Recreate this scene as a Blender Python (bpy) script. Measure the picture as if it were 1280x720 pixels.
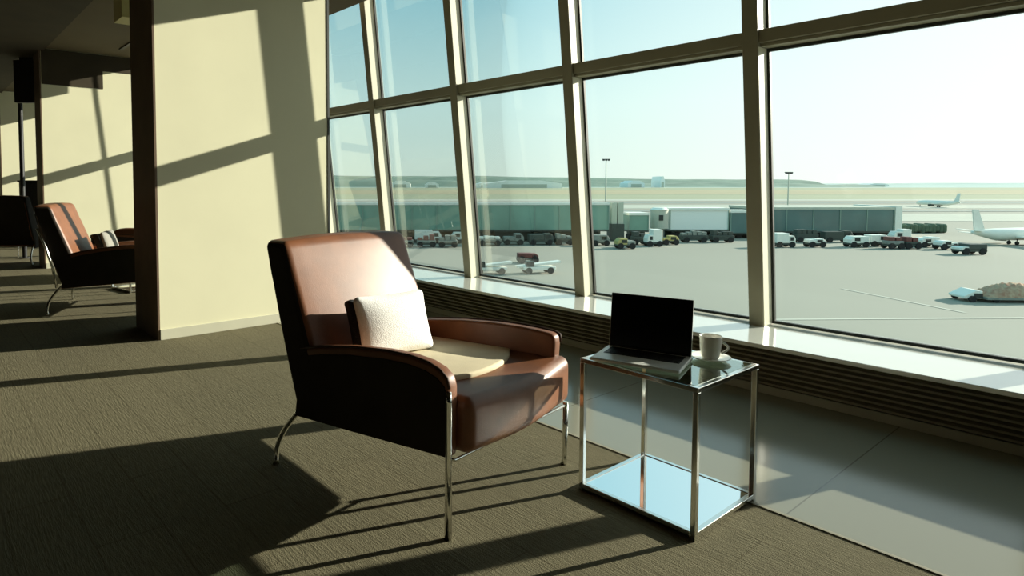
import bpy, bmesh, math, random
from mathutils import Vector, Matrix
random.seed(7)
for o in list(bpy.data.objects): bpy.data.objects.remove(o, do_unlink=True)
SC = bpy.context.scene
COL = SC.collection
R = math.radians
# ------------------------------------------------------------------ camera
YAW = R(51.5)
cam_d = bpy.data.cameras.new('camera'); cam = bpy.data.objects.new('camera', cam_d); COL.objects.link(cam)
cam.location = (0, 0, 1.2); cam.rotation_euler = (R(90-2.85), 0, YAW)
cam_d.sensor_width = 36; cam_d.lens = 792/1280*36
cam_d.shift_x = 120/1280; cam_d.shift_y = -90.6/1280
cam_d.clip_start = .05; cam_d.clip_end = 20000
SC.camera = cam
# ------------------------------------------------------------------ colour management
SC.view_settings.view_transform = 'Standard'; SC.view_settings.look = 'None'
SC.view_settings.gamma = 1; SC.view_settings.use_curve_mapping = False
SC.view_settings.exposure = 0.0
# ------------------------------------------------------------------ sun
AZ = R(19.0); TYZ = .31                       # azimuth off the window normal, slope in the section plane
sd = Vector((math.tan(AZ), 1, TYZ)).normalized()   # direction towards the sun
sun_d = bpy.data.lights.new('sun', 'SUN'); sun = bpy.data.objects.new('sun', sun_d); COL.objects.link(sun)
sun.rotation_euler = sd.to_track_quat('Z', 'Y').to_euler(); sun.location = (2, 8, 6)
sun_d.energy = 9.5; sun_d.angle = R(.45); sun_d.color = (1, .95, .80)
# ------------------------------------------------------------------ sky
W = bpy.data.worlds.new('sky'); SC.world = W; W.use_nodes = True
nt = W.node_tree; nt.nodes.clear()
def N(nt, t, **k):
    n = nt.nodes.new(t)
    for a, b in k.items(): setattr(n, a, b)
    return n
tc = N(nt, 'ShaderNodeTexCoord'); sep = N(nt, 'ShaderNodeSeparateXYZ'); nt.links.new(tc.outputs['Generated'], sep.inputs[0])
dot = N(nt, 'ShaderNodeVectorMath', operation='DOT_PRODUCT'); nt.links.new(tc.outputs['Generated'], dot.inputs[0])
dot.inputs[1].default_value = Vector((.60, .80, 0)).normalized()
elev = N(nt, 'ShaderNodeMapRange'); nt.links.new(sep.outputs[2], elev.inputs[0])
elev.inputs[1].default_value = 0.0; elev.inputs[2].default_value = .34
sunw = N(nt, 'ShaderNodeMapRange'); nt.links.new(dot.outputs['Value'], sunw.inputs[0])
sunw.inputs[1].default_value = .10; sunw.inputs[2].default_value = .72
ca = N(nt, 'ShaderNodeValToRGB'); cb = N(nt, 'ShaderNodeValToRGB')
def ramp(n, st):
    e = n.color_ramp.elements
    while len(e) < len(st): e.new(.5)
    for i, (p, c) in enumerate(st): e[i].position = p; e[i].color = (*c, 1)
ramp(ca, [(0, (.62, .78, .68)), (.35, (.56, .80, .76)), (1, (.22, .55, .66))])
ramp(cb, [(0, (.95, 1.0, .93)), (.5, (.90, 1.0, .97)), (1, (.82, .95, .94))])
nt.links.new(elev.outputs[0], ca.inputs[0]); nt.links.new(elev.outputs[0], cb.inputs[0])
mx = N(nt, 'ShaderNodeMix', data_type='RGBA'); nt.links.new(sunw.outputs[0], mx.inputs[0])
nt.links.new(ca.outputs[0], mx.inputs[6]); nt.links.new(cb.outputs[0], mx.inputs[7])
bg = N(nt, 'ShaderNodeBackground'); nt.links.new(mx.outputs[2], bg.inputs[0]); bg.inputs[1].default_value = 1.18
wo = N(nt, 'ShaderNodeOutputWorld'); nt.links.new(bg.outputs[0], wo.inputs[0])

# ------------------------------------------------------------------ materials
MATS = {}
def mat(name, col, rough=.6, metal=0, var=0, vscale=5, bump=0, bscale=200, spec=.5, sheen=0, coat=0, col2=None, stretch=(1, 1, 1)):
    m = bpy.data.materials.new(name); m.use_nodes = True; t = m.node_tree; b = t.nodes['Principled BSDF']
    b.inputs['Base Color'].default_value = (*col, 1); b.inputs['Roughness'].default_value = rough
    b.inputs['Metallic'].default_value = metal; b.inputs['Specular IOR Level'].default_value = spec
    b.inputs['Sheen Weight'].default_value = sheen; b.inputs['Coat Weight'].default_value = coat
    tcn = N(t, 'ShaderNodeTexCoord'); mp = N(t, 'ShaderNodeMapping'); mp.inputs['Scale'].default_value = stretch
    t.links.new(tcn.outputs['Object'], mp.inputs[0])
    n = N(t, 'ShaderNodeTexNoise'); n.inputs['Scale'].default_value = vscale; n.inputs['Detail'].default_value = 6
    t.links.new(mp.outputs[0], n.inputs['Vector'])
    mxn = N(t, 'ShaderNodeMix', data_type='RGBA'); c2 = col2 or tuple(c*(1-var) for c in col)
    c1 = col if col2 else tuple(min(1, c*(1+var)) for c in col)
    mxn.inputs[6].default_value = (*c1, 1); mxn.inputs[7].default_value = (*c2, 1)
    rr = N(t, 'ShaderNodeMapRange'); rr.inputs[1].default_value = .3; rr.inputs[2].default_value = .7
    t.links.new(n.outputs[0], rr.inputs[0]); t.links.new(rr.outputs[0], mxn.inputs[0]); t.links.new(mxn.outputs[2], b.inputs['Base Color'])
    if bump:
        n2 = N(t, 'ShaderNodeTexNoise'); n2.inputs['Scale'].default_value = bscale; n2.inputs['Detail'].default_value = 3
        t.links.new(mp.outputs[0], n2.inputs['Vector'])
        bn = N(t, 'ShaderNodeBump'); bn.inputs['Strength'].default_value = bump; bn.inputs['Distance'].default_value = .004
        t.links.new(n2.outputs[0], bn.inputs['Height']); t.links.new(bn.outputs[0], b.inputs['Normal'])
    MATS[name] = m; return m
mat('plaster', (.73, .71, .50), .85, var=.03, vscale=2, bump=.05, bscale=60)
mat('pillar_brown', (.13, .085, .05), .7, var=.12, vscale=6)
mat('baseboard', (.56, .55, .42), .6, var=.04)
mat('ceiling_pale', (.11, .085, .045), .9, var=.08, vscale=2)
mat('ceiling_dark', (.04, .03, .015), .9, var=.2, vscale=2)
mat('room_dark', (.02, .018, .012), .9, var=.1)
mat('sun_patch', (.62, .58, .30), .8, var=.04)  # sunlight bounced onto the ceiling, put into a pale colour
mat('black_matte', (.01, .01, .01), .5, var=.1)
mat('leather', (.185, .068, .026), .46, var=.18, vscale=9, bump=.12, bscale=260, spec=.5)
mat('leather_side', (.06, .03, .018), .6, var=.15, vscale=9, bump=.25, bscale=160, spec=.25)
mat('outer_dark', (.028, .022, .016), .75, var=.15, vscale=9, bump=.25, bscale=160, spec=.2)
mat('seat_tan', (.72, .63, .43), .85, var=.06, vscale=12, bump=.3, bscale=240)
mat('chrome', (.78, .78, .74), .13, metal=1, var=.02)
mat('pillow_white', (.95, .94, .91), .9, var=.03, vscale=14, bump=.5, bscale=220)
mat('pillow_black', (.008, .008, .007), .8, bump=.5, bscale=220)
mat('pillow_grey', (.24, .23, .20), .9, var=.05, bump=.3)
mat('mirror_glass', (.92, .95, .95), .03, metal=1)
mat('table_glass', (.70, .80, .74), .05, metal=.95, bump=.05, bscale=45)
mat('laptop_silver', (.80, .82, .77), .35, metal=.1)
mat('laptop_keys', (.02, .022, .02), .5)
mat('screen', (.002, .003, .003), .12, spec=.25)
mat('porcelain', (.93, .91, .82), .18, coat=.4)
mat('coffee', (.05, .025, .012), .2)
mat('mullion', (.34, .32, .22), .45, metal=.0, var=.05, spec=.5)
mat('mullion_sunlit', (.80, .78, .62), .4, var=.03)  # paler copy of the mullion colour for its sunlit side
mat('gasket', (.02, .025, .02), .5)
mat('sill', (.86, .88, .80), .14, var=.02, vscale=3, spec=1, coat=.8)
mat('louver', (.19, .165, .10), .5, var=.08)
mat('cavity', (.012, .012, .01), .8)
mat('kick', (.30, .28, .20), .55, var=.05)
mat('concrete_apron', (.27, .265, .215), .9, var=.06, vscale=.03)
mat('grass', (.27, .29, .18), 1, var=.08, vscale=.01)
mat('grass_tan', (.33, .29, .17), 1, var=.08, vscale=.01)
mat('taxi', (.40, .41, .34), .9, var=.05, vscale=.02)
mat('asphalt', (.22, .25, .22), .9, var=.05, vscale=.02)
mat('hills', (.11, .18, .14), 1, var=.3, vscale=.012, col2=(.20, .28, .22))  # distance haze put into the paler green
mat('far_plain', (.30, .41, .38), 1, var=.08, vscale=.002)  # pale tone carries the distance haze
mat('white_paint', (.80, .80, .72), .5, var=.05)
mat('white_bright', (.88, .88, .82), .7)
mat('cream_metal', (.50, .51, .42), .6, var=.05)
mat('bridge_green', (.19, .34, .265), .25, var=.12, vscale=.3)
mat('bridge_teal', (.09, .17, .16), .25, var=.15, vscale=.3)
mat('bridge_frame', (.22, .32, .26), .5)
mat('dark_steel', (.045, .06, .05), .6, var=.2)
mat('vehicle_red', (.16, .05, .04), .6, var=.2)
mat('vehicle_grey', (.22, .24, .21), .6, var=.2)
mat('vehicle_yellow', (.45, .38, .14), .6)
mat('rubber', (.02, .02, .02), .9)
mat('window_dark', (.02, .03, .03), .1)
mat('rubble', (.34, .17, .11), 1, col2=(.48, .36, .24), vscale=4)
mat('hedge', (.10, .15, .10), 1, var=.3, vscale=.5)
mat('line_paint', (.48, .48, .40), .9)

def floor_mats():
    # carpet: short ribbed pile laid in planks
    m = mat('carpet', (.20, .18, .11), 1, bump=0); t = m.node_tree; b = t.nodes['Principled BSDF']; b.inputs['Specular IOR Level'].default_value = .1
    tcn = N(t, 'ShaderNodeTexCoord'); mp = N(t, 'ShaderNodeMapping'); t.links.new(tcn.outputs['Object'], mp.inputs[0])
    mp.inputs['Rotation'].default_value = (0, 0, R(0))
    br = N(t, 'ShaderNodeTexBrick'); br.inputs['Scale'].default_value = 1; br.inputs['Brick Width'].default_value = .9; br.inputs['Row Height'].default_value = .22
    br.inputs['Mortar Size'].default_value = .004; br.inputs['Color1'].default_value = (.165, .148, .092, 1); br.inputs['Color2'].default_value = (.153, .138, .086, 1); br.inputs['Mortar'].default_value = (.13, .115, .07, 1)
    t.links.new(mp.outputs[0], br.inputs['Vector'])
    mp2 = N(t, 'ShaderNodeMapping'); mp2.inputs['Scale'].default_value = (14, 120, 1); t.links.new(tcn.outputs['Object'], mp2.inputs[0])
    n = N(t, 'ShaderNodeTexNoise'); n.inputs['Scale'].default_value = 1.0; n.inputs['Detail'].default_value = 5; t.links.new(mp2.outputs[0], n.inputs['Vector'])
    n3 = N(t, 'ShaderNodeTexNoise'); n3.inputs['Scale'].default_value = 260; t.links.new(tcn.outputs['Object'], n3.inputs['Vector'])
    ad = N(t, 'ShaderNodeMath', operation='ADD'); t.links.new(n.outputs[0], ad.inputs[0]); t.links.new(n3.outputs[0], ad.inputs[1])
    rr = N(t, 'ShaderNodeMapRange'); rr.inputs[1].default_value = .6; rr.inputs[2].default_value = 1.4; rr.inputs[3].default_value = .70; rr.inputs[4].default_value = 1.3
    t.links.new(ad.outputs[0], rr.inputs[0])
    mm = N(t, 'ShaderNodeVectorMath', operation='SCALE'); t.links.new(br.outputs[0], mm.inputs[0]); t.links.new(rr.outputs[0], mm.inputs['Scale'])
    t.links.new(mm.outputs[0], b.inputs['Base Color'])
    bn = N(t, 'ShaderNodeBump'); bn.inputs['Strength'].default_value = .5; bn.inputs['Distance'].default_value = .006
    t.links.new(ad.outputs[0], bn.inputs['Height']); t.links.new(bn.outputs[0], b.inputs['Normal'])
    # polished stone tiles
    m = mat('tile', (.28, .28, .22), .16, bump=0); t = m.node_tree; b = t.nodes['Principled BSDF']
    tcn = N(t, 'ShaderNodeTexCoord'); mp = N(t, 'ShaderNodeMapping'); mp.inputs['Location'].default_value = (.92+1.2*8, -2.44, 0); t.links.new(tcn.outputs['Object'], mp.inputs[0])
    br = N(t, 'ShaderNodeTexBrick'); br.offset = 0; br.inputs['Scale'].default_value = 1; br.inputs['Brick Width'].default_value = 1.2; br.inputs['Row Height'].default_value = 1.35
    br.inputs['Mortar Size'].default_value = .003; br.inputs['Color1'].default_value = (.27, .265, .20, 1); br.inputs['Color2'].default_value = (.25, .25, .19, 1); br.inputs['Mortar'].default_value = (.15, .14, .10, 1)
    t.links.new(mp.outputs[0], br.inputs['Vector']); t.links.new(br.outputs[0], b.inputs['Base Color'])
floor_mats()
def glass_mat():
    m = bpy.data.materials.new('window_glass'); m.use_nodes = True; t = m.node_tree; t.nodes.clear()
    tr = N(t, 'ShaderNodeBsdfTransparent'); tr.inputs[0].default_value = (.985, .995, .99, 1)
    gl = N(t, 'ShaderNodeBsdfGlossy'); gl.inputs['Roughness'].default_value = .0
    fr = N(t, 'ShaderNodeFresnel'); fr.inputs[0].default_value = 1.45
    ml = N(t, 'ShaderNodeMath', operation='MULTIPLY'); ml.inputs[1].default_value = .30; t.links.new(fr.outputs[0], ml.inputs[0])
    ms = N(t, 'ShaderNodeMixShader'); t.links.new(ml.outputs[0], ms.inputs[0]); t.links.new(tr.outputs[0], ms.inputs[1]); t.links.new(gl.outputs[0], ms.inputs[2])
    o = N(t, 'ShaderNodeOutputMaterial'); t.links.new(ms.outputs[0], o.inputs[0]); MATS['window_glass'] = m
glass_mat()

def table_glass():
    m = bpy.data.materials.new('clear_table_glass'); m.use_nodes = True; t = m.node_tree; t.nodes.clear()
    tr = N(t, 'ShaderNodeBsdfTransparent'); tr.inputs[0].default_value = (.80, .90, .85, 1)
    gl = N(t, 'ShaderNodeBsdfGlossy'); gl.inputs['Roughness'].default_value = .035; gl.inputs[0].default_value = (.86, .95, .90, 1)
    n = N(t, 'ShaderNodeTexNoise'); n.inputs['Scale'].default_value = 40; bn = N(t, 'ShaderNodeBump'); bn.inputs['Strength'].default_value = .03; bn.inputs['Distance'].default_value = .004
    t.links.new(n.outputs[0], bn.inputs['Height']); t.links.new(bn.outputs[0], gl.inputs['Normal'])
    ms = N(t, 'ShaderNodeMixShader'); bf = N(t, 'ShaderNodeNewGeometry'); mr = N(t, 'ShaderNodeMapRange'); mr.inputs[3].default_value = .52; mr.inputs[4].default_value = .0; t.links.new(bf.outputs['Backfacing'], mr.inputs[0]); t.links.new(mr.outputs[0], ms.inputs[0]); t.links.new(tr.outputs[0], ms.inputs[1]); t.links.new(gl.outputs[0], ms.inputs[2])
    o = N(t, 'ShaderNodeOutputMaterial'); t.links.new(ms.outputs[0], o.inputs[0]); MATS['clear_table_glass'] = m
table_glass()
# ------------------------------------------------------------------ mesh helpers
class MB:
    def __init__(s): s.v = []; s.f = []; s.m = []
    def add(s, vs, fs, mi=0):
        k = len(s.v); s.v += [tuple(v) for v in vs]; s.f += [tuple(i+k for i in f) for f in fs]; s.m += [mi]*len(fs)
    def hexa(s, c, mi=0):      # c: 4 bottom (ccw) + 4 top
        s.add(c, [(3, 2, 1, 0), (4, 5, 6, 7), (0, 1, 5, 4), (1, 2, 6, 5), (2, 3, 7, 6), (3, 0, 4, 7)], mi)
    def box(s, x0, x1, y0, y1, z0, z1, mi=0):
        s.hexa([(x0, y0, z0), (x1, y0, z0), (x1, y1, z0), (x0, y1, z0), (x0, y0, z1), (x1, y0, z1), (x1, y1, z1), (x0, y1, z1)], mi)
    def tube(s, pts, r, n=12, mi=0, closed=False):
        pts = [Vector(p) for p in pts]; rings = []; L = len(pts)
        up = None
        for i, p in enumerate(pts):
            if closed: d = (pts[(i+1) % L]-pts[i-1]).normalized()
            else: d = (pts[min(i+1, L-1)]-pts[max(i-1, 0)]).normalized()
            if up is None: up = Vector((0, 0, 1)) if abs(d.z) < .9 else Vector((1, 0, 0))
            a = d.cross(up).normalized(); b = a.cross(d).normalized(); up = b
            rr = r[i] if isinstance(r, (list, tuple)) else r
            rings.append([p+a*math.cos(2*math.pi*k/n)*rr+b*math.sin(2*math.pi*k/n)*rr for k in range(n)])
        vs = [v for q in rings for v in q]; fs = []
        for i in range(L if closed else L-1):
            j = (i+1) % L
            for k in range(n): fs.append((i*n+k, i*n+(k+1) % n, j*n+(k+1) % n, j*n+k))
        if not closed: fs.append(tuple(range(n))[::-1]); fs.append(tuple((L-1)*n+k for k in range(n)))
        s.add(vs, fs, mi)
    def lathe(s, prof, n=32, c=(0, 0, 0), mi=0):
        vs = []; fs = []
        for (r, z) in prof:
            for k in range(n): a = 2*math.pi*k/n; vs.append((c[0]+r*math.cos(a), c[1]+r*math.sin(a), c[2]+z))
        for i in range(len(prof)-1):
            for k in range(n): fs.append((i*n+k, i*n+(k+1) % n, (i+1)*n+(k+1) % n, (i+1)*n+k))
        s.add(vs, fs, mi)
    def prism(s, poly, axis, a, b, mi=0):   # poly in the other two axes
        def P(u, v, w): return {'y': (u, w, v), 'x': (w, u, v), 'z': (u, v, w)}[axis]
        n = len(poly); vs = [P(u, v, a) for u, v in poly]+[P(u, v, b) for u, v in poly]
        fs = [tuple(range(n)), tuple(range(2*n-1, n-1, -1))]+[(i, i+n, (i+1) % n+n, (i+1) % n) for i in range(n)]
        s.add(vs, fs, mi)
    def rbox(s, w, d, h, r, n=10, puff=(0, 0, 0), deform=None, mi=0):
        def ax(H):
            c = [-H+r-r*math.tan(R(45*k/4)) for k in (4, 3, 2, 1)]
            m = [-(H-r)+2*(H-r)*k/n for k in range(n+1)]
            return c+m+[-v for v in c[::-1]]
        X, Y, Z = ax(w/2), ax(d/2), ax(h/2); Hs = (w/2, d/2, h/2); key = {}; vs = []
        def pt(x, y, z):
            k = (round(x, 6), round(y, 6), round(z, 6))
            if k in key: return key[k]
            q = Vector((x, y, z)); inn = Vector([max(-(Hs[i]-r), min(Hs[i]-r, q[i])) for i in range(3)]); dd = q-inn
            p = inn+dd.normalized()*r if dd.length > 1e-9 else q
            u = [q[i]/Hs[i] for i in range(3)]; off = Vector((0, 0, 0))
            for i in range(3):
                if abs(u[i]) > .98:
                    a, b = [u[j] for j in range(3) if j != i]
                    off[i] = math.copysign(puff[i]*(1-a*a)*(1-b*b), u[i])
            p = p+off
            if deform: p = Vector(deform(p.x, p.y, p.z))
            key[k] = len(vs); vs.append(p); return key[k]
        fs = []
        def grid(A, B, f, flip):
            for i in range(len(A)-1):
                for j in range(len(B)-1):
                    q = [f(A[i], B[j]), f(A[i+1], B[j]), f(A[i+1], B[j+1]), f(A[i], B[j+1])]
                    if len(set(q)) == 4: fs.append(tuple(q[::-1] if flip else q))
        grid(X, Y, lambda a, b: pt(a, b, h/2), False); grid(X, Y, lambda a, b: pt(a, b, -h/2), True)
        grid(X, Z, lambda a, b: pt(a, -d/2, b), False); grid(X, Z, lambda a, b: pt(a, d/2, b), True)
        grid(Y, Z, lambda a, b: pt(w/2, a, b), False); grid(Y, Z, lambda a, b: pt(-w/2, a, b), True)
        s.add(vs, fs, mi)
    def build(s, name, mats, parent=None, smooth=False, bevel=0, seg=3, loc=None):
        me = bpy.data.meshes.new(name); me.from_pydata(s.v, [], s.f)
        if isinstance(mats, str): mats = [mats]
        for q in mats: me.materials.append(MATS[q])
        for i, p in enumerate(me.polygons): p.material_index = s.m[i]; p.use_smooth = smooth
        bm = bmesh.new(); bm.from_mesh(me); bmesh.ops.recalc_face_normals(bm, faces=bm.faces); bm.to_mesh(me); bm.free()
        o = bpy.data.objects.new(name, me); COL.objects.link(o)
        if parent: o.parent = parent
        if loc: o.location = loc
        if bevel:
            b = o.modifiers.new('bevel', 'BEVEL'); b.width = bevel; b.segments = seg; b.limit_method = 'ANGLE'; b.angle_limit = R(35)
        return o
def tag(o, label, cat, group=None, kind=None):
    o['label'] = label; o['category'] = cat
    if group: o['group'] = group
    if kind: o['kind'] = kind
    return o
def thing(name, label, cat, loc=(0, 0, 0), rz=0, group=None):
    o = bpy.data.objects.new(name, None); COL.objects.link(o); o.empty_display_size = .1
    o.location = loc; o.rotation_euler = (0, 0, rz); return tag(o, label, cat, group)
def struct(o, label=None):
    o['kind'] = 'structure'
    if label: o['label'] = label
    return o
def kids(o): return [c for c in COL.objects if c.parent == o]
def copy_tree(o, parent=None):
    c = o.copy(); COL.objects.link(c)
    if parent: c.parent = parent
    for ch in kids(o): copy_tree(ch, c)
    return c
def sbox(name, m, *a, label=None, bevel=0):
    b = MB(); b.box(*a); return struct(b.build(name, m, bevel=bevel), label)

# ------------------------------------------------------------------ room shell
X0, X1 = -20.0, 3.5
LEAN = math.tan(R(6.3))
def gy(z, off=0): return 4.36-off-(z-.30)*LEAN     # y of the leaning glass at height z
sbox('floor', 'carpet', X0, X1, -5, 2.44, -.3, 0, label='dark olive brown carpet laid in planks')
sbox('floor', 'tile', X0, X1, 2.44, 4.5, -.3, 0, label='polished grey stone floor strip along the windows')
b = MB(); b.box(X0, X1, 2.432, 2.446, -.01, .0035); struct(b.build('trim_1', 'kick'), 'thin metal strip between carpet and stone floor')
# ceilings
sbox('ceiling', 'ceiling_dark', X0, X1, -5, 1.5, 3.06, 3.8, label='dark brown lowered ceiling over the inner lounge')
b = MB(); b.box(-9.60, X1, 1.5, 3.75, 3.10, 3.8); b.box(X0, -10.27, 1.5, 3.75, 3.10, 3.8); b.box(-10.27, -9.60, 1.5, 3.2, 3.10, 3.8)  # ceiling cut back by the middle wall to let a taller sun patch through
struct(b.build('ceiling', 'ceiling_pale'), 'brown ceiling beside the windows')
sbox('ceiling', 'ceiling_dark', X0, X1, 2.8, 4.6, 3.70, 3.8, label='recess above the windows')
sbox('wall_back', 'room_dark', X0, X1, -5.2, -5, -.3, 3.8)
sbox('wall_right', 'room_dark', X1, X1+.2, -5.2, 4.6, -.3, 3.8)
sbox('wall_left', 'plaster', X0-.2, X0, -5.2, 4.6, -.3, 3.8)
sbox('wall_window', 'kick', X0, X1, 4.33, 4.5, -.9, .285, label='low outer wall under the windows')
# three cross walls standing between the bays, brown on their inner end
def cross_wall(x, t, y0=1.45, y1=2.955, name='wall_middle'):
    b = MB(); b.box(x-t, x, y0+.012, y1, 0, 3.10); w = struct(b.build(name, 'plaster'), 'cream wall crossed by window shadows')
    b = MB(); b.box(x-t-.004, x+.004, y0-.004, y0+.012, 0, 3.06); e = b.build('end_panel', 'pillar_brown', w); e['label'] = 'dark brown end of the cream wall'
    b = MB(); b.box(x, x+.012, y0+.012, y1, 0, .08); b.build('baseboard', 'baseboard', w, bevel=.002)
    b = MB(); b.box(x-t-.003, x+.006, y1, y1+.02, 0, 3.10); b.build('edge_trim', ['gasket'], w)
    return w
cross_wall(-5.0, .60, name='wall_near'); w2 = cross_wall(-10.27, .5, name='wall_middle'); cross_wall(-15.5, .5, name='wall_far')

b = MB(); b.box(-10.27, -10.262, 1.47, 2.26, 2.60, 3.095); b.box(-10.27, -10.262, 2.26, 2.95, 2.86, 3.095)  # dark strip puts shade into the colour, stepped along the sunlit patch
e = b.build('upper_shade', 'ceiling_dark', w2); e['label'] = 'dark brown band deepening the shade along the top of the cream wall'

# ------------------------------------------------------------------ sloping window wall
MX = [X0+.1, -18.6, -17.2, -15.8, -14.3, -12.8, -11.2, -9.62, -8.3, -7.1, -5.85, -4.49, -3.165, -1.79, -.45, .9, 2.25, X1-.05]
def lean_box(b, x0, x1, o0, o1, z0, z1, mi=0):
    # o = distance inboard of the glass line
    b.hexa([(x0, gy(z0, o1), z0), (x1, gy(z0, o1), z0), (x1, gy(z0, o0), z0), (x0, gy(z0, o0), z0),
            (x0, gy(z1, o1), z1), (x1, gy(z1, o1), z1), (x1, gy(z1, o0), z1), (x0, gy(z1, o0), z1)], mi)
ZT0, ZT1 = 2.03, 2.13
for i in range(len(MX)-1):
    hl = .008 if i == 7 else .045; hr = .008 if i == 6 else .045; thin = i == 7  # unseen slim mullion, placed and thinned to narrow its shadow on the wall
    a, c = MX[i]+hl, MX[i+1]-hr
    b = MB(); lean_box(b, a-.01, c+.01, -.006, .006, .32, ZT0+.01); lean_box(b, a-.01, c+.01, -.006, .006, ZT1-.01, 3.70)
    w = struct(b.build('window_%d' % (i+1), 'window_glass'), 'tall sloping window pane pair facing the airfield')
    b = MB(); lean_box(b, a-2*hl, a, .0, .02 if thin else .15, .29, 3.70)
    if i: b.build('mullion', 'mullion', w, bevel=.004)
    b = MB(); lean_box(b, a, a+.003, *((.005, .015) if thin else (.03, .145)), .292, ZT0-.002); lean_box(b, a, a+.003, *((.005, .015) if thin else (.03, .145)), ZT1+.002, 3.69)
    e = b.build('mullion_sunlit', 'mullion_sunlit', w); e['label'] = 'side face of the mullion with sunlight put into its pale colour'
    b = MB()
    for (u0, u1) in ((a, a+(.004 if thin else .018)), (c-(.004 if i == 6 else .012), c)):
        lean_box(b, u0, u1, .006, .014 if i in (6, 7) else .028, .30, ZT0); lean_box(b, u0, u1, .006, .014 if i in (6, 7) else .028, ZT1, 3.70)
    for z in (.30, ZT1): lean_box(b, a, c, .006, .03, z, z+.018)
    lean_box(b, a, c, .006, .03, ZT0-.018, ZT0)
    b.build('gasket', 'gasket', w)
    b = MB(); lean_box(b, a, c, .02, .13, ZT0+.022, ZT1); b.build('transom', 'mullion', w, bevel=.004)
    b = MB(); lean_box(b, a, c, .02, .115, ZT0, ZT0+.02); b.build('transom_lip', 'mullion', w, bevel=.003)

# low convector cover with a pale top running under the windows
t = thing('convector_cover', 'long low slatted convector casing with a glossy pale top running under the windows', 'radiator cover', (-8, 3.75, 0))
def L(x): return x+8
b = MB(); b.box(L(X0+.02), L(X1-.02), -.012, .575, .268, .292); b.build('sill_top', 'sill', t, bevel=.004)
b = MB(); b.box(L(X0+.02), L(X1-.02), .07, .56, .0, .267); b.build('cavity', 'cavity', t)
b = MB()
for k in range(7):
    z = .066+.0285*k
    b.hexa([(L(X0+.03), .028, z-.004), (L(X1-.03), .028, z-.004), (L(X1-.03), .062, z+.010), (L(X0+.03), .062, z+.010),
            (L(X0+.03), .028, z+.003), (L(X1-.03), .028, z+.003), (L(X1-.03), .062, z+.016), (L(X0+.03), .062, z+.016)])
    b.box(L(X0+.03), L(X1-.03), .024, .030, z-.006, z+.005)
b.build('grille', 'louver', t)
b = MB(); b.box(L(X0+.02), L(X1-.02), .035, .07, 0.001, .05); b.build('kick_plate', 'kick', t, bevel=.002)

# pale box standing in for reflected sunlight, and a slot diffuser
b = MB(); b.box(-.3, 0, 0, .34, 0, .36); o = b.build('sun_patch_box', 'sun_patch', loc=(-6.3, 1.56, 2.735), bevel=.004)
tag(o, 'pale box standing in for a patch of reflected sunlight above the far armchairs', 'sun patch')
b = MB(); b.box(-.55, .55, -.02, .02, -.012, .012); o = b.build('slot_diffuser', 'black_matte', loc=(-9.1, 2.36, 3.09)); tag(o, 'narrow black slot diffuser set in the far ceiling', 'air vent')

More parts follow.
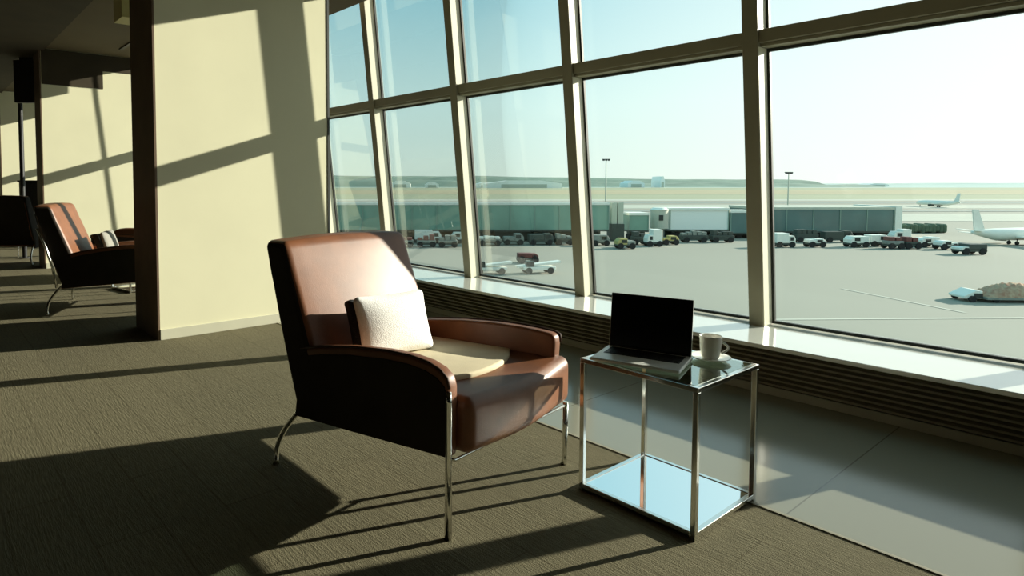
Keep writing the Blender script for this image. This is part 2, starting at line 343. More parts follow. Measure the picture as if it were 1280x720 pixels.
# ------------------------------------------------------------------ armchair
def make_chair(loc, rz, label):
    # local: x forward, y towards the sitter's left, origin between the four feet
    t = thing('leather_armchair', label, 'armchair', loc, rz, 'chrome legged leather armchairs in the lounge')
    ox, oy = .40, .385
    def P(x, y, z): return (x+ox, y-oy, z)
    # seat: thick block with rounded front edge
    def seat_def(x, y, z):
        u = (x+.41)/.82                                  # 0 rear .. 1 front
        zz = z*(1.0+.08*u)+.345+.03*u-.008*math.cos((y)*8)
        if z < 0: zz = min(zz, zz-.012)
        return P(-.735+u*.825+.006*math.cos(y*7), y+.415, zz)
    b = MB(); b.rbox(.82, .735, .172, .038, 12, (.012, .0, .016), seat_def); b.build('seat', 'leather', t, smooth=True)
    # backrest: reclined wedge, thick at the foot
    def back_def(x, y, z):
        v = (z+.37)/.74                                   # 0 bottom .. 1 top
        th = .215-.075*v
        xc = -.665-.250*v-.010*math.sin(v*math.pi)
        yy = y*(1.0-.005*v)
        return P(xc+x/.2*th, yy+.385, .25+v*.715+(-.010*(y/.38)**2 if v > .8 else 0))
    b = MB(); b.rbox(.2, .775, .74, .036, 12, (.03, .0, .004), back_def); bk = b.build('backrest', ['leather', 'outer_dark'], t, smooth=True)
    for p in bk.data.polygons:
        if abs(p.center.y) > .374 and abs(p.normal.y) > .5 or p.normal.x < -.8: p.material_index = 1  # outward side and rear faces get the darker colour
    # armrests
    prof = [(-.78, .225), (-.40, .246), (.030, .272), (.034, .40), (.034, .515), (.024, .548), (-.008, .572), (-.06, .588), (-.14, .596), (-.26, .594), (-.45, .576), (-.62, .548), (-.74, .52)]
    prof2 = [(-.78, .225), (-.40, .246), (.030, .272), (.036, .40), (.044, .53), (.040, .562), (.015, .571), (-.06, .576), (-.14, .578), (-.26, .576), (-.45, .562), (-.62, .540), (-.74, .52)]
    near = prof
    for y0, y1 in ((.0, .054), (.712, .77)):
        prof = near if y0 < .5 else prof2
        b = MB(); b.prism([(x+ox, z) for x, z in prof], 'y', y0-oy, y1-oy)
        o = b.build('armrest', 'leather', t, bevel=.014, seg=4)
        for p in o.data.polygons: p.use_smooth = True
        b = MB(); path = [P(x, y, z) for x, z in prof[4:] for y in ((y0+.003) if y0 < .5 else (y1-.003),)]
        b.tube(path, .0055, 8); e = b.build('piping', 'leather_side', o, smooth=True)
        cx_ = sum(p[0] for p in prof)/len(prof); cz_ = sum(p[1] for p in prof)/len(prof)
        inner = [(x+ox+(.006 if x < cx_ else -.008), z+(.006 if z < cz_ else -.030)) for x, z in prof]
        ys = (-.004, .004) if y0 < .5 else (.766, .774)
        b = MB(); b.prism(inner, 'y', ys[0]-oy, ys[1]-oy); e = b.build('outer_face', 'outer_dark', o, bevel=.002); e['label'] = 'darker outer side of the armrest'  # thin darker layer on the outer side of each arm
    def layer_def(x, y, z):
        u = x/.62+.5; fr = .10*(1-(y/.31)**2)*u
        return P(-.70+u*.54+fr, y+.385, .452+.03*u*.6+z+.004*math.cos(y*8))
    b = MB(); b.rbox(.62, .64, .026, .011, 14, (0, 0, .004), layer_def); e = b.build('seat_layer', 'seat_tan', t, smooth=True); e['label'] = 'tan layer over the rear of the seat'  # tan layer laid over the rear of the seat
    # legs
    r = .0115
    b = MB(); b.tube([P(.036, -.004, 0.0), P(.036, -.004, .25), P(.038, -.004, .47), P(.036, -.002, .505)], [r*1.15, r, r*.95, r*.8], 14); b.build('leg', 'chrome', t, smooth=True)
    b = MB(); b.tube([P(.060, .774, 0.0), P(.064, .774, .02), P(.067, .772, .14), P(.070, .766, .275)], [r*1.15, r, r, r], 14); b.build('leg', 'chrome', t, smooth=True)
    for y, s in ((.0, 1), (.77, -1)):
        pts = []
        for k in range(15):
            v = k/14
            z = .262*(1-v); x = -.762-.125*math.sin(v*math.pi*.62)+.0*v
            pts.append(P(x, y+s*(.03-.055*v), z))
        b = MB(); b.tube(pts, [r]*14+[r*1.2], 14); b.build('leg', 'chrome', t, smooth=True)
    b = MB(); b.tube([P(.036, -.0, .277), P(.045, .02, .268), P(.068, .75, .262), P(.070, .766, .268)], .006, 10)
    b.build('under_rail', 'chrome', t, smooth=True)
    return t
def rotp(v, a): return Vector((v[0]*math.cos(a)-v[1]*math.sin(a), v[0]*math.sin(a)+v[1]*math.cos(a), 0))
A1 = R(11)
c1 = Vector((-1.60, 1.38, 0))+rotp((-.40, .385), A1)
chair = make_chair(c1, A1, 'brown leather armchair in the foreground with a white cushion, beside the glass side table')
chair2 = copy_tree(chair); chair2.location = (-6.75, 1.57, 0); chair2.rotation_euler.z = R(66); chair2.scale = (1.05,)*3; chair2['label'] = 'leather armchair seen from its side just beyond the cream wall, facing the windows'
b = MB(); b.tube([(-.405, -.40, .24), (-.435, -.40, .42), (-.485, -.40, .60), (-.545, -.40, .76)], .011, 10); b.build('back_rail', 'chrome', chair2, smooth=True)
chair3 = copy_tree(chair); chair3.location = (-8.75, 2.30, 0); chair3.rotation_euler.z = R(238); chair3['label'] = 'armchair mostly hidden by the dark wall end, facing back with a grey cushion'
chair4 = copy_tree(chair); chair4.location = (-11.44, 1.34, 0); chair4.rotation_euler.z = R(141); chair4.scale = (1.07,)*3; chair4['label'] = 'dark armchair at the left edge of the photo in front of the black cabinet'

# ------------------------------------------------------------------ cushions
def cushion(name, label, loc, rot, mats, w=.46, h=.27, d=.10, group=None):
    t = thing(name, label, 'cushion', loc); t.rotation_euler = rot
    if group: t['group'] = group
    def df(x, y, z):
        a, c = y/(w/2), z/(h/2)
        k = 1-.05*(1-abs(a)**2) if abs(c) > .5 else 1
        return (x*(.55+.45*(1-a**4)*(1-c**4)), y*(1-.05*(1-c*c)), z*k)
    b = MB(); b.rbox(.066, w, h, .028, 14, (.018, 0, 0), lambda x, y, z: (df(x, y, z)[0]+.026, *df(x, y, z)[1:])); b.build('cover_front', mats[0], t, smooth=True)
    b = MB(); b.rbox(.072, w*1.015, h*.985, .018, 10, (.012, 0, 0), lambda x, y, z: (x*.75-.030, *df(x, y, z)[1:])); b.build('cover_back', mats[1], t, smooth=True)
    for s in (-1, 1):
        b = MB()
        for k in range(22):
            z = -h/2+.01+(h-.02)*k/21; y = s*w/2*.985
            b.tube([(0.0, y, z), (random.uniform(-.006, .012), y+s*.010, z+random.uniform(-.004, .004))], .0016, 5)
        b.build('fringe', mats[1], t)
    return t
def chair_local(ch, v):
    a = ch.rotation_euler.z; p = rotp(v, a)*ch.scale.x; return Vector((ch.location.x+p.x, ch.location.y+p.y, v[2]*ch.scale.x))
cushion('throw_pillow', 'white cushion with a black reverse propped in the foreground armchair', chair_local(chair, (-.128, -.062, .597)), (0, R(-19), A1+R(-12)), ('pillow_white', 'pillow_black'), w=.365, h=.265)
cushion('throw_pillow', 'dark cushion standing in the armchair beyond the cream wall', chair_local(chair2, (-.075, .02, .573)), (0, R(-17), chair2.rotation_euler.z), ('pillow_grey', 'pillow_black'), w=.45, h=.27)
cushion('throw_pillow', 'grey cushion in the armchair half hidden by the dark wall end', chair_local(chair3, (-.075, .02, .573)), (0, R(-17), chair3.rotation_euler.z), ('pillow_grey', 'pillow_grey'), w=.45, h=.27)

# ------------------------------------------------------------------ side table
def make_table(loc, rz, label):
    t = thing('side_table', label, 'side table', loc, rz, 'chrome and glass side tables')
    hw, hd, H, s = .237, .226, .525, .0095
    for sx in (-1, 1):
        for sy in (-1, 1):
            b = MB(); x, y = sx*(hw-s), sy*(hd-s); b.box(x-s, x+s, y-s, y+s, 0, H-.018); b.build('leg', 'chrome', t, bevel=.002)
    for z in (H-.018, .012):
        for sy in (-1, 1):
            b = MB(); y = sy*(hd-s); b.box(-hw+(0 if z > .1 else .018), hw-(0 if z > .1 else .018), y-s, y+s, z, z+.017); b.build('top_rail' if z > .1 else 'lower_rail', 'chrome', t, bevel=.002)
        for sx in (-1, 1):
            b = MB(); x = sx*(hw-s); b.box(x-s, x+s, -hd+.018, hd-.018, z, z+.017); b.build('top_rail' if z > .1 else 'lower_rail', 'chrome', t, bevel=.002)
    b = MB(); b.box(-hw+.0185, hw-.0185, -hd+.0185, hd-.0185, H-.010, H); b.build('tabletop', 'clear_table_glass', t)
    b = MB(); b.box(-hw+.0185, hw-.0185, -hd+.0185, hd-.0185, .018, .026); b.build('shelf', 'mirror_glass', t)
    return t
TX, TY = -1.272, 2.244
table = make_table((TX, TY, 0), 0, 'square chrome frame side table with a glass top carrying the laptop and cup')
table2 = copy_tree(table); table2.location = (-7.62, 2.02, 0); table2.rotation_euler.z = R(10); table2['label'] = 'chrome side table partly hidden behind the far armchair and the dark wall end'

# ------------------------------------------------------------------ laptop
lt = thing('laptop', 'open silver laptop with a black screen on the glass side table', 'laptop', (-1.333, 2.160, .5255), R(17))
b = MB(); b.rbox(.325, .225, .013, .006, 4, deform=lambda x, y, z: (x, y-.004, z+.010)); b.build('base', 'laptop_silver', lt, smooth=True)
kb = MB()
kb.box(-.140, .140, -.022, .088, .0165, .0172)
k_ = kb.build('keyboard', 'laptop_keys', lt)
for r_ in range(5):
    kb = MB()
    for c_ in range(13): x = -.136+c_*.0211; y = -.018+r_*.0208; kb.box(x, x+.0175, y, y+.017, .0172, .0186)
    kb.build('key_row', 'laptop_keys', k_)
b = MB(); b.box(-.045, .045, -.092, -.034, .0165, .017); b.build('trackpad', 'laptop_silver', lt, bevel=.0003)
b = MB(); b.tube([(-.14, .104, .014), (.14, .104, .014)], .006, 10); b.build('hinge', 'laptop_keys', lt, smooth=True)
tl = math.tan(R(6)); y0 = .106; Hs = .230
b = MB(); b.hexa([(-.157, y0, .012), (.157, y0, .012), (.157, y0+.007, .012), (-.157, y0+.007, .012),
                  (-.157, y0+Hs*tl, Hs), (.157, y0+Hs*tl, Hs), (.157, y0+Hs*tl+.006, Hs), (-.157, y0+Hs*tl+.006, Hs)])
lid = b.build('lid', 'laptop_silver', lt, bevel=.002)
def q(z, o): return y0+(z-.012)*tl*Hs/(Hs-.012)-o
b = MB(); b.hexa([(-.1555, q(.016, .0012), .016), (.1555, q(.016, .0012), .016), (.1555, q(.016, 0), .016), (-.1555, q(.016, 0), .016),
                  (-.1555, q(.228, .0012), .228), (.1555, q(.228, .0012), .228), (.1555, q(.228, 0), .228), (-.1555, q(.228, 0), .228)])
b.build('screen', 'screen', lid)

# ------------------------------------------------------------------ cup and saucer
sx, sy, sz = -1.176, 2.378, .5255
b = MB(); b.lathe([(0, .004), (.026, .004), (.030, 0), (.036, 0), (.040, .003), (.060, .008), (.072, .014), (.0735, .0155), (.072, .0165), (.058, .011), (.034, .0075), (0, .0075)], 40)
o = b.build('saucer', 'porcelain', smooth=True, loc=(sx, sy, sz)); tag(o, 'white round saucer under the coffee cup on the glass table', 'saucer')
cp = thing('coffee_cup', 'white porcelain coffee cup standing on its saucer behind the laptop', 'cup', (sx, sy, sz+.008), R(28))
b = MB(); b.lathe([(0, .003), (.024, .002), (.027, 0), (.029, .002), (.0335, .012), (.0375, .040), (.0400, .080), (.0405, .0865), (.0392, .0868), (.0365, .079), (.034, .040), (.029, .012), (0, .009)], 40); b.build('body', 'porcelain', cp, smooth=True)
b = MB(); hp = [(.037+.024*math.sin(math.pi*k/12)*1.0, 0, .022+.045*k/12) for k in range(13)]; b.tube(hp, .0042, 10); b.build('handle', 'porcelain', cp, smooth=True)
b = MB(); b.lathe([(0, .068), (.0358, .068), (.0358, .0675), (0, .0675)], 32); b.build('coffee', 'coffee', cp)

# ------------------------------------------------------------------ far furniture on the left
t = thing('cabinet', 'tall black cabinet standing behind the far armchairs at the left', 'cabinet', (-14.16, 1.96, 0), R(51.5))
b = MB(); b.box(-.26, .26, -.26, .26, .06, 1.24); b.build('carcass', 'black_matte', t, bevel=.01)
b = MB(); b.box(-.28, .28, -.28, .28, 1.24, 1.27); b.build('top_panel', 'black_matte', t, bevel=.005)
b = MB(); b.box(-.23, .23, -.23, .23, 0, .06); b.build('plinth', 'black_matte', t)
for k in (0, 1):
    b = MB(); b.box(-.25+.25*k+.004, .25*k-.004, -.275, -.26, .08, 1.22); d_ = b.build('door', 'black_matte', t, bevel=.003)
    b = MB(); b.tube([(-.03+.06*k, -.285, .6), (-.03+.06*k, -.285, .75)], .006, 8); b.build('handle', 'chrome', d_)
t = thing('hanging_sign', 'unlit black box sign fixed under the ceiling at the far left', 'sign', (-10.98, 1.40, 2.40), R(51.5))
b = MB(); b.box(-.18, .18, -.06, .06, 0, .62); b.build('sign_box', 'black_matte', t, bevel=.008)
b = MB(); b.box(-.10, .10, -.04, .04, .62, .66); b.build('mounting_plate', 'black_matte', t)
b = MB(); b.tube([(0, 0, 0), (0, 0, 3.06)], .035, 14); b.tube([(0, 0, 0), (0, 0, .02)], .08, 18)
o = b.build('slim_column', 'black_matte', loc=(-11.92, 1.40, 0)); tag(o, 'slim black post from floor to ceiling at the far left', 'post')

# ------------------------------------------------------------------ airfield, axes turned with the apron
GZ = -6.8
RT = Vector((math.cos(YAW), math.sin(YAW), 0)); FW = Vector((-math.sin(YAW), math.cos(YAW), 0))
def AP(X, Z, h=0): p = RT*X+FW*Z; return (p.x, p.y, GZ+h)
def ground(name, m, X0_, X1_, Z0, Z1, h, label, Xf=None, nx=1):
    b = MB(); Xa, Xb = Xf or (X0_, X1_)
    b.add([AP(X0_, Z0, h), AP(X1_, Z0, h), AP(Xb, Z1, h), AP(Xa, Z1, h)], [(0, 1, 2, 3)])
    return struct(b.build(name, m), label)
ground('airport_apron', 'concrete_apron', -400, 500, -60, 400, 0, 'grey concrete apron')
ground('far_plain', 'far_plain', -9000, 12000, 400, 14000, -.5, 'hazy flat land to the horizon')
ground('grass_field', 'grass', -1500, 2500, 330, 1400, .05, 'green airfield grass')
ground('grass_field', 'grass_tan', -1500, 2500, 480, 800, .12, 'dry tan band of airfield grass')
ground('taxiway', 'taxi', -600, 1200, 300, 330, .06, 'pale taxiway')
ground('taxiway', 'asphalt', -600, 1200, 262, 282, .06, 'grey taxiway')
ground('taxiway', 'taxi', -600, 1200, 205, 240, .06, 'pale taxiway')
ground('taxiway', 'asphalt', 60, 1200, 182, 192, .08, 'darker strip of taxiway')
ground('taxiway', 'taxi', 60, 1200, 135, 168, .06, 'pale taxiway nearer the apron')
for X_, Z0, Z1, dx in ((16.2, 27.0, 30.0, 1.2), (34.0, 39, 48, -1.6), (8, 24, 24.3, 30), (-10, 36, 36.3, 70)):
    b = MB()
    if Z1-Z0 > 1: b.add([AP(X_, Z0, .02), AP(X_+.25, Z0, .02), AP(X_+dx+.25, Z1, .02), AP(X_+dx, Z1, .02)], [(0, 1, 2, 3)])
    else: b.add([AP(X_, Z0, .02), AP(X_+dx, Z0+2, .02), AP(X_+dx, Z1+2, .02), AP(X_, Z1, .02)], [(0, 1, 2, 3)])
    struct(b.build('apron_marking', 'line_paint'), 'faint painted line on the apron')
# hills: ridges of real depth
def ridge(X0_, X1_, Z, hf, m, depth=500, n=90):
    b = MB(); vs = []; rows = 5
    for i in range(n+1):
        u = i/n; X = X0_+(X1_-X0_)*u; hh = hf(u)
        for k in range(rows+1):
            v = k/rows; vs.append(AP(X, Z+depth*v, hh*math.sin(math.pi*v)**.7 if 0 < v < 1 else -1))
    fs = [(i*(rows+1)+k, (i+1)*(rows+1)+k, (i+1)*(rows+1)+k+1, i*(rows+1)+k+1) for i in range(n) for k in range(rows)]
    b.add(vs, fs); return b.build('hill_ridge', m, smooth=True)
rnd = random.Random(3)
ph = [rnd.uniform(0, 6.28) for _ in range(8)]
def nz(u, f=6): return sum(math.sin(u*f*(k+1)*2.1+ph[k])/(k+1) for k in range(6))
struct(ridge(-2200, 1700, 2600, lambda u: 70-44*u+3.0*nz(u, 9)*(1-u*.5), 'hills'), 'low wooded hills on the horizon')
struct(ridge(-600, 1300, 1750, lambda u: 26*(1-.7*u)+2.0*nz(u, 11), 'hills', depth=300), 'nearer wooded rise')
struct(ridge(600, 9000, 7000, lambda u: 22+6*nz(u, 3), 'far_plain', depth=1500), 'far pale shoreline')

# generic exterior builders -------------------------------------------------
def A_thing(name, label, cat, X, Z, rz=0, group=None):
    return thing(name, label, cat, AP(X, Z, 0), YAW+rz, group)      # local x = along the view's right, y = away
def bridge(name, label, X0_, X1_, Z, z0, z1, m, bay=3.2, depth=3.4, legs=(), roof='white_paint', grp='passenger boarding bridges', base=False):
    w = X1_-X0_; t = A_thing(name, label, 'boarding bridge', (X0_+X1_)/2, Z, group=grp)
    b = MB(); b.box(-w/2, w/2, 0, depth, z0, z1-.35); n = max(1, int(w/bay))
    for k in range(n+1): x = -w/2+w*k/n; b.box(x-.06, x+.06, -.10, 0, z0, z1-.35, 1)
    b.build('tunnel', [m, 'bridge_frame'], t)
    b = MB(); b.box(-w/2-.1, w/2+.1, -.15, depth+.15, z1-.35, z1); b.build('roof', roof, t)
    b = MB(); b.box(-w/2-.05, w/2+.05, -.08, depth+.08, z0-.25, z0); b.build('floor_beam', 'dark_steel', t)
    if base:
        b = MB(); b.box(-w/2+.3, w/2-.3, 2.7, depth, 0, z0-.25); b.build('under_shade', 'dark_steel', t)  # dark box added to make the shaded band under the bridge
    for lx in legs:
        b = MB(); b.box(lx-.28, lx+.28, .9, 1.5, 1.2, z0-.2); b.box(lx-1.1, lx+1.1, .6, 1.8, .55, 1.3); l_ = b.build('support_column', 'dark_steel', t)
        for s in (-1, 1):
            b = MB(); b.tube([(lx+s*.7, .45, .5), (lx+s*.7, 1.95, .5)], .5, 14); b.build('wheel', 'rubber', l_)
    return t
def PX(x, Z): return (x-520)/792*Z
def HY(y, Z): return 8-(y-230)*Z/792
def BR(name, label, xa, xb, Z, ya, yb, *a, **k): return bridge(name, label, PX(xa, Z), PX(xb, Z), Z, HY(yb, Z), HY(ya, Z), *a, **k)
BR('boarding_bridge', 'long green glazed boarding bridge behind the left windows', 392, 761, 87, 253, 287, 'bridge_green', legs=(-11, 2.0, 11.2), base=True)
BR('boarding_bridge', 'short green boarding bridge section right of the beige lift tower', 787, 811, 90, 266, 288, 'bridge_green', legs=(0,))
BR('boarding_bridge', 'white sided boarding bridge in the window behind the laptop', 838, 911, 93, 260, 287, 'white_bright', legs=(-2.2, 3.0), bay=4.5, base=True)
BR('boarding_bridge', 'teal cab at the right end of the white boarding bridge', 914, 944, 93, 263, 291, 'bridge_teal', legs=(.5,))
t = BR('terminal_pier', 'dark teal glazed pier building beyond the rightmost window', 950, 1118, 94, 259, 289, 'bridge_teal', bay=3.4, depth=9, legs=(-7, -1, 6), base=True, roof='cream_metal', grp='pier buildings')
w_ = PX(1118, 94)-PX(950, 94)
b = MB(); b.box(w_/2+.12, w_/2+1.1, -.2, 9, 0, 4.7); o = b.build('end_wall', 'white_paint', t); o['label'] = 'white end wall of the pier'
t['category'] = 'building'
t = A_thing('lift_tower', 'beige lift tower beside the green boarding bridge', 'tower', PX(773, 89), 89)
b = MB(); b.box(-.9, -.15, 0, 2, 2.4, 5.4); b.build('shaft', 'cream_metal', t); b = MB(); b.box(.0, .75, 0, 2, 2.4, 5.4); b.build('shaft', 'cream_metal', t)
b = MB(); b.box(-.95, .8, -.3, 2.05, 0, 2.4); b.build('base', 'dark_steel', t)
t = A_thing('bridge_rotunda', 'cream round bridge rotunda on a column left of the white bridge', 'tower', PX(824.5, 93), 93)
b = MB(); b.lathe([(0, 4.2), (1.25, 4.2), (1.25, 1.5), (.6, 1.3), (.6, 0), (0, 0)], 24); b.build('drum', 'cream_metal', t, smooth=False)
b = MB(); b.lathe([(0, 4.6), (.9, 4.55), (1.35, 4.2), (0, 4.2)], 24); b.build('roof_cap', 'white_paint', t)
b = MB(); b.box(-.5, .1, -1.30, -1.15, 2.7, 3.5); b.build('window', 'window_dark', t)

def mast(X, Z, h, label):
    t = A_thing('floodlight_mast', label, 'light mast', X, Z, group='apron floodlight masts')
    b = MB(); b.tube([(0, 0, 0), (0, 0, h)], [.20, .11], 10); b.build('pole', 'cream_metal', t)
    b = MB(); b.box(-1.0, 1.0, -.3, .3, h-.1, h+.1)
    for k in range(3): b.box(-.95+.7*k, -.5+.7*k, -.4, .1, h-.4, h-.1)
    b.build('lamp_head', 'dark_steel', t)
mast((757-520)/792*170, 170, 14.6, 'tall floodlight mast behind the green boarding bridge')
mast((985-520)/792*175, 175, 11.2, 'shorter floodlight mast behind the teal pier')

# ground vehicles
def vehicle(name, label, cat, X, Z, L_, Wd, Hb, body, rz=0, cabx=None, cabw=1.2, cabh=1.7, cabm=None, load=None, group='ground service vehicles'):
    t = A_thing(name, label, cat, X, Z, rz, group); r = min(.38, Hb*.45)
    b = MB(); b.box(-L_/2, L_/2, -Wd/2, Wd/2, r*.9, r*.9+.22); b.build('chassis', 'dark_steel', t, bevel=.03)
    b = MB(); x0 = -L_/2; x1 = L_/2
    if cabx == 'r': x1 -= cabw
    if cabx == 'l': x0 += cabw
    b.box(x0, x1, -Wd/2, Wd/2, r*.9+.22, Hb); b.build('body', body, t, bevel=.08)
    if cabx:
        c0, c1 = (L_/2-cabw, L_/2) if cabx == 'r' else (-L_/2, -L_/2+cabw)
        s = 1 if cabx == 'r' else -1; w = (c1-c0)
        pr = [(0, r*.9+.2), (w, r*.9+.2), (w, r*.9+.2+(cabh-r)*.45), (w*.72, cabh), (0, cabh)]
        pr = [((c0+u) if s > 0 else (c1-u), z) for u, z in pr]
        b = MB(); b.prism(pr, 'y', -Wd/2, Wd/2); cb_ = b.build('cab', cabm or body, t, bevel=.04)
        b = MB(); b.box(min(pr[3][0], pr[4][0])+.12, max(pr[3][0], pr[4][0])-.05, -Wd/2-.02, -Wd/2+.02, cabh*.58, cabh*.88); b.build('window', 'window_dark', cb_)
    for sx_ in (-1, 1):
        for sy_ in (-1, 1):
            b = MB(); x = sx_*L_*.33; y = sy_*Wd*.46; b.tube([(x, y-.12, r), (x, y+.12, r)], r, 14); b.build('wheel', 'rubber', t)
    if load:
        b = MB(); rr = random.Random(int(X*7+Z))
        n = int(L_/.7)
        for k in range(n):
            x = -L_/2+.1+(L_-.2)*k/n; hh = rr.uniform(.25, .7); b.box(x, x+(L_-.3)/n*.9, -Wd*.4, Wd*.4, Hb, Hb+hh)
        b.build('luggage', load, t, bevel=.05)
    return t
def px(x, y): Z = 8*792/(y-230); return (x-520)/792*Z, Z
def V(x, y, *a, **k): X, Z = px(x, y); return vehicle(a[0], a[1], a[2], X, Z, *a[3:], **k)
V(660, 329, 'fuel_truck', 'dark red truck alone on the apron seen through the third window', 'truck', 2.0, 1.3, 1.0, 'vehicle_red', cabx='r', cabw=.6, cabh=.95)
V(505, 309, 'baggage_cart', 'dark loaded cart nearest the armchair back', 'cart', 2.4, 1.5, .9, 'vehicle_grey', load='vehicle_red')
V(533, 309, 'baggage_cart', 'dark cart with a reddish load, midway between the first and second full mullions', 'cart', 2.4, 1.5, .9, 'vehicle_grey', load='vehicle_red')
V(560, 309, 'baggage_cart', 'baggage cart with a grey load beside the second mullion', 'cart', 2.4, 1.5, .9, 'vehicle_grey', load='vehicle_grey')
V(535, 304, 'service_van', 'white service van behind the baggage carts under the left boarding bridge', 'van', 3.6, 1.4, 1.8, 'white_paint', cabx='r', cabh=1.6)
V(578, 304, 'service_van', 'white van parked behind the second mullion', 'van', 3.0, 1.4, 1.5, 'white_paint', cabx='l', cabh=1.5)
V(612, 307, 'baggage_cart', 'baggage cart right of the second mullion with pale cases', 'cart', 3.0, 1.5, .9, 'vehicle_grey', load='white_paint')
V(642, 306, 'baggage_tug', 'low grey tug next to the dark bridge column', 'tug', 2.6, 1.4, 1.1, 'vehicle_grey', cabx='r', cabh=1.5)
V(676, 306, 'service_truck', 'dark service truck parked just right of the bridge column', 'truck', 3.2, 1.6, 1.4, 'dark_steel', cabx='r', cabh=1.5)
V(705, 306, 'baggage_cart', 'dark cart just left of the third mullion', 'cart', 2.2, 1.5, .9, 'dark_steel', load='vehicle_grey')
V(750, 307, 'service_van', 'grey van below the bridge, right of the third mullion', 'van', 2.2, 1.6, 1.4, 'vehicle_grey', cabx='r', cabh=1.4)
V(782, 311, 'baggage_tug', 'yellow cabbed tug parked in front of the lift tower', 'tug', 2.2, 1.4, 1.0, 'vehicle_grey', cabx='l', cabh=1.3, cabm='vehicle_yellow')
V(800, 306, 'baggage_cart', 'dark cart between the lift tower and the rotunda', 'cart', 2.0, 1.2, 1.1, 'dark_steel', load='dark_steel')
V(817, 308, 'catering_truck', 'white high bodied truck at the foot of the rotunda', 'truck', 1.9, 1.5, 2.2, 'white_paint', cabx='l', cabw=.7, cabh=1.5)
V(838, 306, 'baggage_tug', 'yellowish tug right of the rotunda', 'tug', 2.0, 1.2, .9, 'vehicle_yellow', cabx='r', cabh=1.2)
V(868, 303, 'baggage_cart', 'dark loaded cart under the left half of the white boarding bridge', 'cart', 3.6, 1.2, 1.0, 'dark_steel', load='vehicle_grey')
V(903, 303, 'baggage_cart', 'dark cart under the right half of the white boarding bridge', 'cart', 3.0, 1.2, 1.0, 'dark_steel', load='dark_steel')
V(980, 309, 'catering_truck', 'white box truck under the left end of the teal pier', 'truck', 2.4, 1.5, 1.8, 'white_paint', cabx='r', cabw=.8, cabh=1.5)
V(1008, 303, 'baggage_cart', 'dark cart below the middle of the teal pier', 'cart', 3.0, 1.2, 1.2, 'dark_steel', load='dark_steel')
V(1020, 309, 'service_van', 'small pale van in front of the middle of the teal pier', 'van', 2.0, 1.3, 1.0, 'white_paint', cabx='r', cabh=1.1)
V(1047, 303, 'service_truck', 'dark truck below the right half of the teal pier', 'truck', 3.8, 1.2, 1.5, 'dark_steel', cabx='r', cabh=1.6)
V(1072, 309, 'service_van', 'white van near the right end of the teal pier, leftmost of the vans there', 'van', 2.3, 1.5, 1.4, 'white_paint', cabx='l', cabh=1.4)
V(1097, 308, 'service_van', 'white van in front of the pier, second from left at its right end', 'van', 2.2, 1.5, 1.5, 'white_paint', cabx='r', cabh=1.5)
V(1118, 311, 'baggage_cart', 'cart with a reddish load below the white pier end wall', 'cart', 1.8, 1.4, 1.0, 'vehicle_grey', load='vehicle_red')
V(1126, 304, 'catering_truck', 'white truck behind the reddish cart at the white pier end wall', 'truck', 2.4, 1.2, 1.9, 'white_paint', cabx='l', cabh=1.6)
V(1139, 311, 'baggage_cart', 'dark reddish cart right of the white pier end wall', 'cart', 1.8, 1.4, .9, 'dark_steel', load='vehicle_red')
V(1160, 309, 'service_van', 'grey white van right of the pier', 'van', 2.3, 1.5, 1.3, 'white_paint', cabx='l', cabh=1.2)
V(1184, 312, 'baggage_tug', 'small white tug left of the parked jet', 'tug', 2.0, 1.4, .9, 'white_paint', cabx='l', cabh=1.1)
V(1214, 318, 'baggage_cart', 'dark container dolly standing in front of the parked jet', 'cart', 2.9, 1.5, 1.2, 'dark_steel', cabx='l', cabw=.8, cabh=.9, cabm='white_paint')
# white ground equipment close below the third window
def loader(x, y, label):
    X, Z = px(x, y); t = A_thing('belt_loader', label, 'belt loader', X, Z, R(8), 'white ground equipment')
    b = MB(); b.box(-1.5, 1.5, -.6, .6, .35, .65); b.build('chassis', 'white_paint', t, bevel=.05)
    b = MB(); b.hexa([(-2.0, -.4, .55), (2.0, -.4, .95), (2.0, .4, .95), (-2.0, .4, .55), (-2.0, -.4, .7), (2.0, -.4, 1.12), (2.0, .4, 1.12), (-2.0, .4, .7)]); b.build('belt', 'white_paint', t)
    b = MB(); b.box(-1.2, -.5, -.6, .0, .65, 1.15); b.build('cab', 'window_dark', t, bevel=.04)
    for sx_ in (-1, 1):
        for sy_ in (-1, 1): b = MB(); b.tube([(sx_, sy_*.55-.1, .3), (sx_, sy_*.55+.1, .3)], .3, 12); b.build('wheel', 'rubber', t)
loader(612, 343, 'white belt loader close below the third window, left of a similar one'); loader(673, 342, 'white belt loader below the dark red truck')

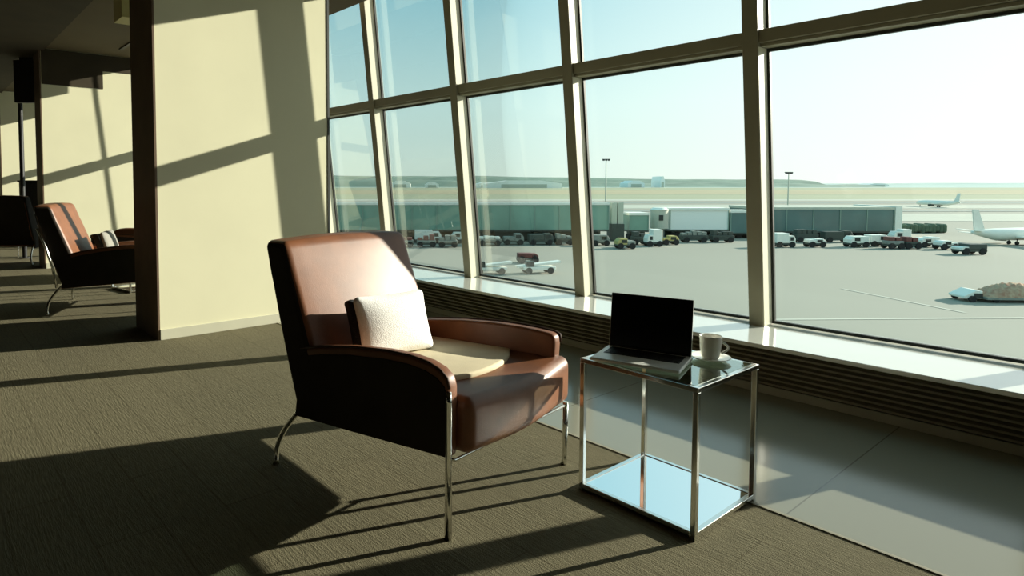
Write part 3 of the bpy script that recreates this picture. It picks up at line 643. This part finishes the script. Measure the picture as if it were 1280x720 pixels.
# aircraft
def jet(X, Z, L_, rz, label, s=1.0, nose_up=0):
    t = A_thing('jet_airliner', label, 'airplane', X, Z, rz, 'parked and taxiing aircraft'); r = .062*L_
    pts = [(-.5, .02, .20), (-.40, .015, .55), (-.25, 0, .92), (0, 0, 1), (.3, 0, 1), (.42, -.003, .82), (.48, -.008, .45), (.5, -.012, .12)]
    b = MB(); b.tube([(u*L_, 0, 1.7*r+v*L_) for u, v, w in pts], [w*r for u, v, w in pts], 20); b.build('fuselage', 'white_paint', t, smooth=True)
    b = MB(); b.prism([(-.47*L_, 1.9*r), (-.36*L_, 2.4*r), (-.44*L_, 5.6*r), (-.50*L_, 5.6*r)], 'y', -.10*r, .10*r); b.build('tail_fin', 'white_paint', t)
    for sy_ in (-1, 1):
        b = MB(); y1 = sy_*.45*L_
        b.hexa([(-.06*L_, sy_*.5*r, 1.1*r), (.12*L_, sy_*.5*r, 1.1*r), (-.08*L_, y1, 1.5*r), (-.14*L_, y1, 1.5*r),
                (-.06*L_, sy_*.5*r, 1.35*r), (.12*L_, sy_*.5*r, 1.35*r), (-.08*L_, y1, 1.55*r), (-.14*L_, y1, 1.55*r)]); b.build('wing', 'white_paint', t)
        b = MB(); b.hexa([(-.49*L_, 0, 2.2*r), (-.41*L_, 0, 2.2*r), (-.47*L_, sy_*.16*L_, 2.4*r), (-.50*L_, sy_*.16*L_, 2.4*r), (-.49*L_, 0, 2.3*r), (-.41*L_, 0, 2.3*r), (-.47*L_, sy_*.16*L_, 2.45*r), (-.50*L_, sy_*.16*L_, 2.45*r)]); b.build('tailplane', 'white_paint', t)
        b = MB(); b.tube([(-.02*L_, sy_*.17*L_, .8*r), (.09*L_, sy_*.17*L_, .8*r)], [.38*r, .5*r], 14); b.build('engine', 'dark_steel', t, smooth=True)
    for gx, gy_ in ((-.03, .6), (-.03, -.6), (.40, 0)):
        b = MB(); b.tube([(gx*L_, gy_*r, .95*r), (gx*L_, gy_*r, .3*r)], .06*r, 8); b.tube([(gx*L_, gy_*r-.12*r, .3*r), (gx*L_, gy_*r+.12*r, .3*r)], .3*r, 12); b.build('landing_gear', 'rubber', t)
    return t
X_, Z_ = px(1272, 306); jet(X_, Z_, 13.5, R(8), 'white jet parked on the apron at the right edge of the window')
X_, Z_ = px(1172, 259); jet(X_, Z_, 14, R(108), 'small distant white aircraft on the taxiway, tail fin up')
# dark hedge strip behind the parked jet
b = MB(); X_, Z_ = px(1125, 297); X2, _ = px(1245, 297)
hb = []
w_ = X2-X_; n_ = 24
t = MB()
for k in range(n_): t.rbox(w_/n_*1.3, 2.2, 1.35+.25*math.sin(k*2.3), .35, 3, deform=(lambda kk: (lambda x, y, z: (x+w_*(kk+.5)/n_-w_/2, y, z+.75)))(k))
o = t.build('hedge', 'hedge', smooth=True, loc=AP((X_+X2)/2, 104)); o.rotation_euler.z = YAW; tag(o, 'dark green hedge line beyond the vans, left of the parked jet', 'hedge')
# flat cart with a rubble load at the right
X_, Z_ = px(1270, 377)
t = A_thing('rubble_trailer', 'low trailer heaped with reddish tan rubble at the right edge of the apron', 'trailer', X_, Z_, R(-4))
b = MB(); n = 28; vs = []
for i in range(n+1):
    for j in range(11):
        u, v = i/n, j/10; h = .28+.95*math.sin(math.pi*min(1, u*1.0))**.6*math.sin(math.pi*v)**.6+.06*math.sin(i*5.1+j*3.3)+.05*math.sin(i*2.2-j*7)
        vs.append((-2.3+4.6*u, -1.0+2.0*v, h))
b.add(vs, [(i*11+j, (i+1)*11+j, (i+1)*11+j+1, i*11+j+1) for i in range(n) for j in range(10)]); b.build('load', 'rubble', t, smooth=True)
b = MB(); b.box(-2.35, 2.35, -1.05, 1.05, .22, .36); b.build('bed', 'vehicle_grey', t)
b = MB(); b.prism([(-3.6, .25), (-2.4, .25), (-2.4, .75), (-2.8, .8), (-3.6, .4)], 'y', -.7, .7); b.build('tractor', 'white_paint', t, bevel=.04)
b = MB(); b.box(-2.95, -2.4, -.72, .72, .30, .60); b.build('grille', 'window_dark', t)
for sx_ in (-3.1, -1.6, 1.6):
    for sy_ in (-1, 1): b = MB(); b.tube([(sx_, sy_*.75-.1, .22), (sx_, sy_*.75+.1, .22)], .22, 12); b.build('wheel', 'rubber', t)
# distant hangars
for i, (x, Z, w, h, l) in enumerate(((655, 1250, 150, 15, 'long white hangar on the far side of the airfield, the widest one'), (612, 1350, 60, 12, 'small white hangar left of the widest far hangar'), (500, 1400, 46, 15, 'white hangar on the far left horizon'),
                                     (540, 1380, 30, 12, 'small white building near the far left hangar'), (795, 1500, 40, 16, 'white building on the horizon above the green bridge section'), (828, 1500, 10, 26, 'thin white tower on the far horizon'), (1098, 1900, 60, 10, 'tiny white building above the teal pier'))):
    X = (x-520)/792*Z; t = A_thing('hangar', l, 'building', X, Z, group='distant airfield buildings')
    b = MB(); b.prism([(-w/2, 0), (w/2, 0), (w/2, h*.6), (w*.2, h), (-w*.2, h), (-w/2, h*.6)], 'y', 0, 60); b.build('hall', 'white_bright', t)
    b = MB(); b.box(-w*.3, w*.3, -.5, 0, 0, h*.5); b.build('gate', 'cream_metal', t)
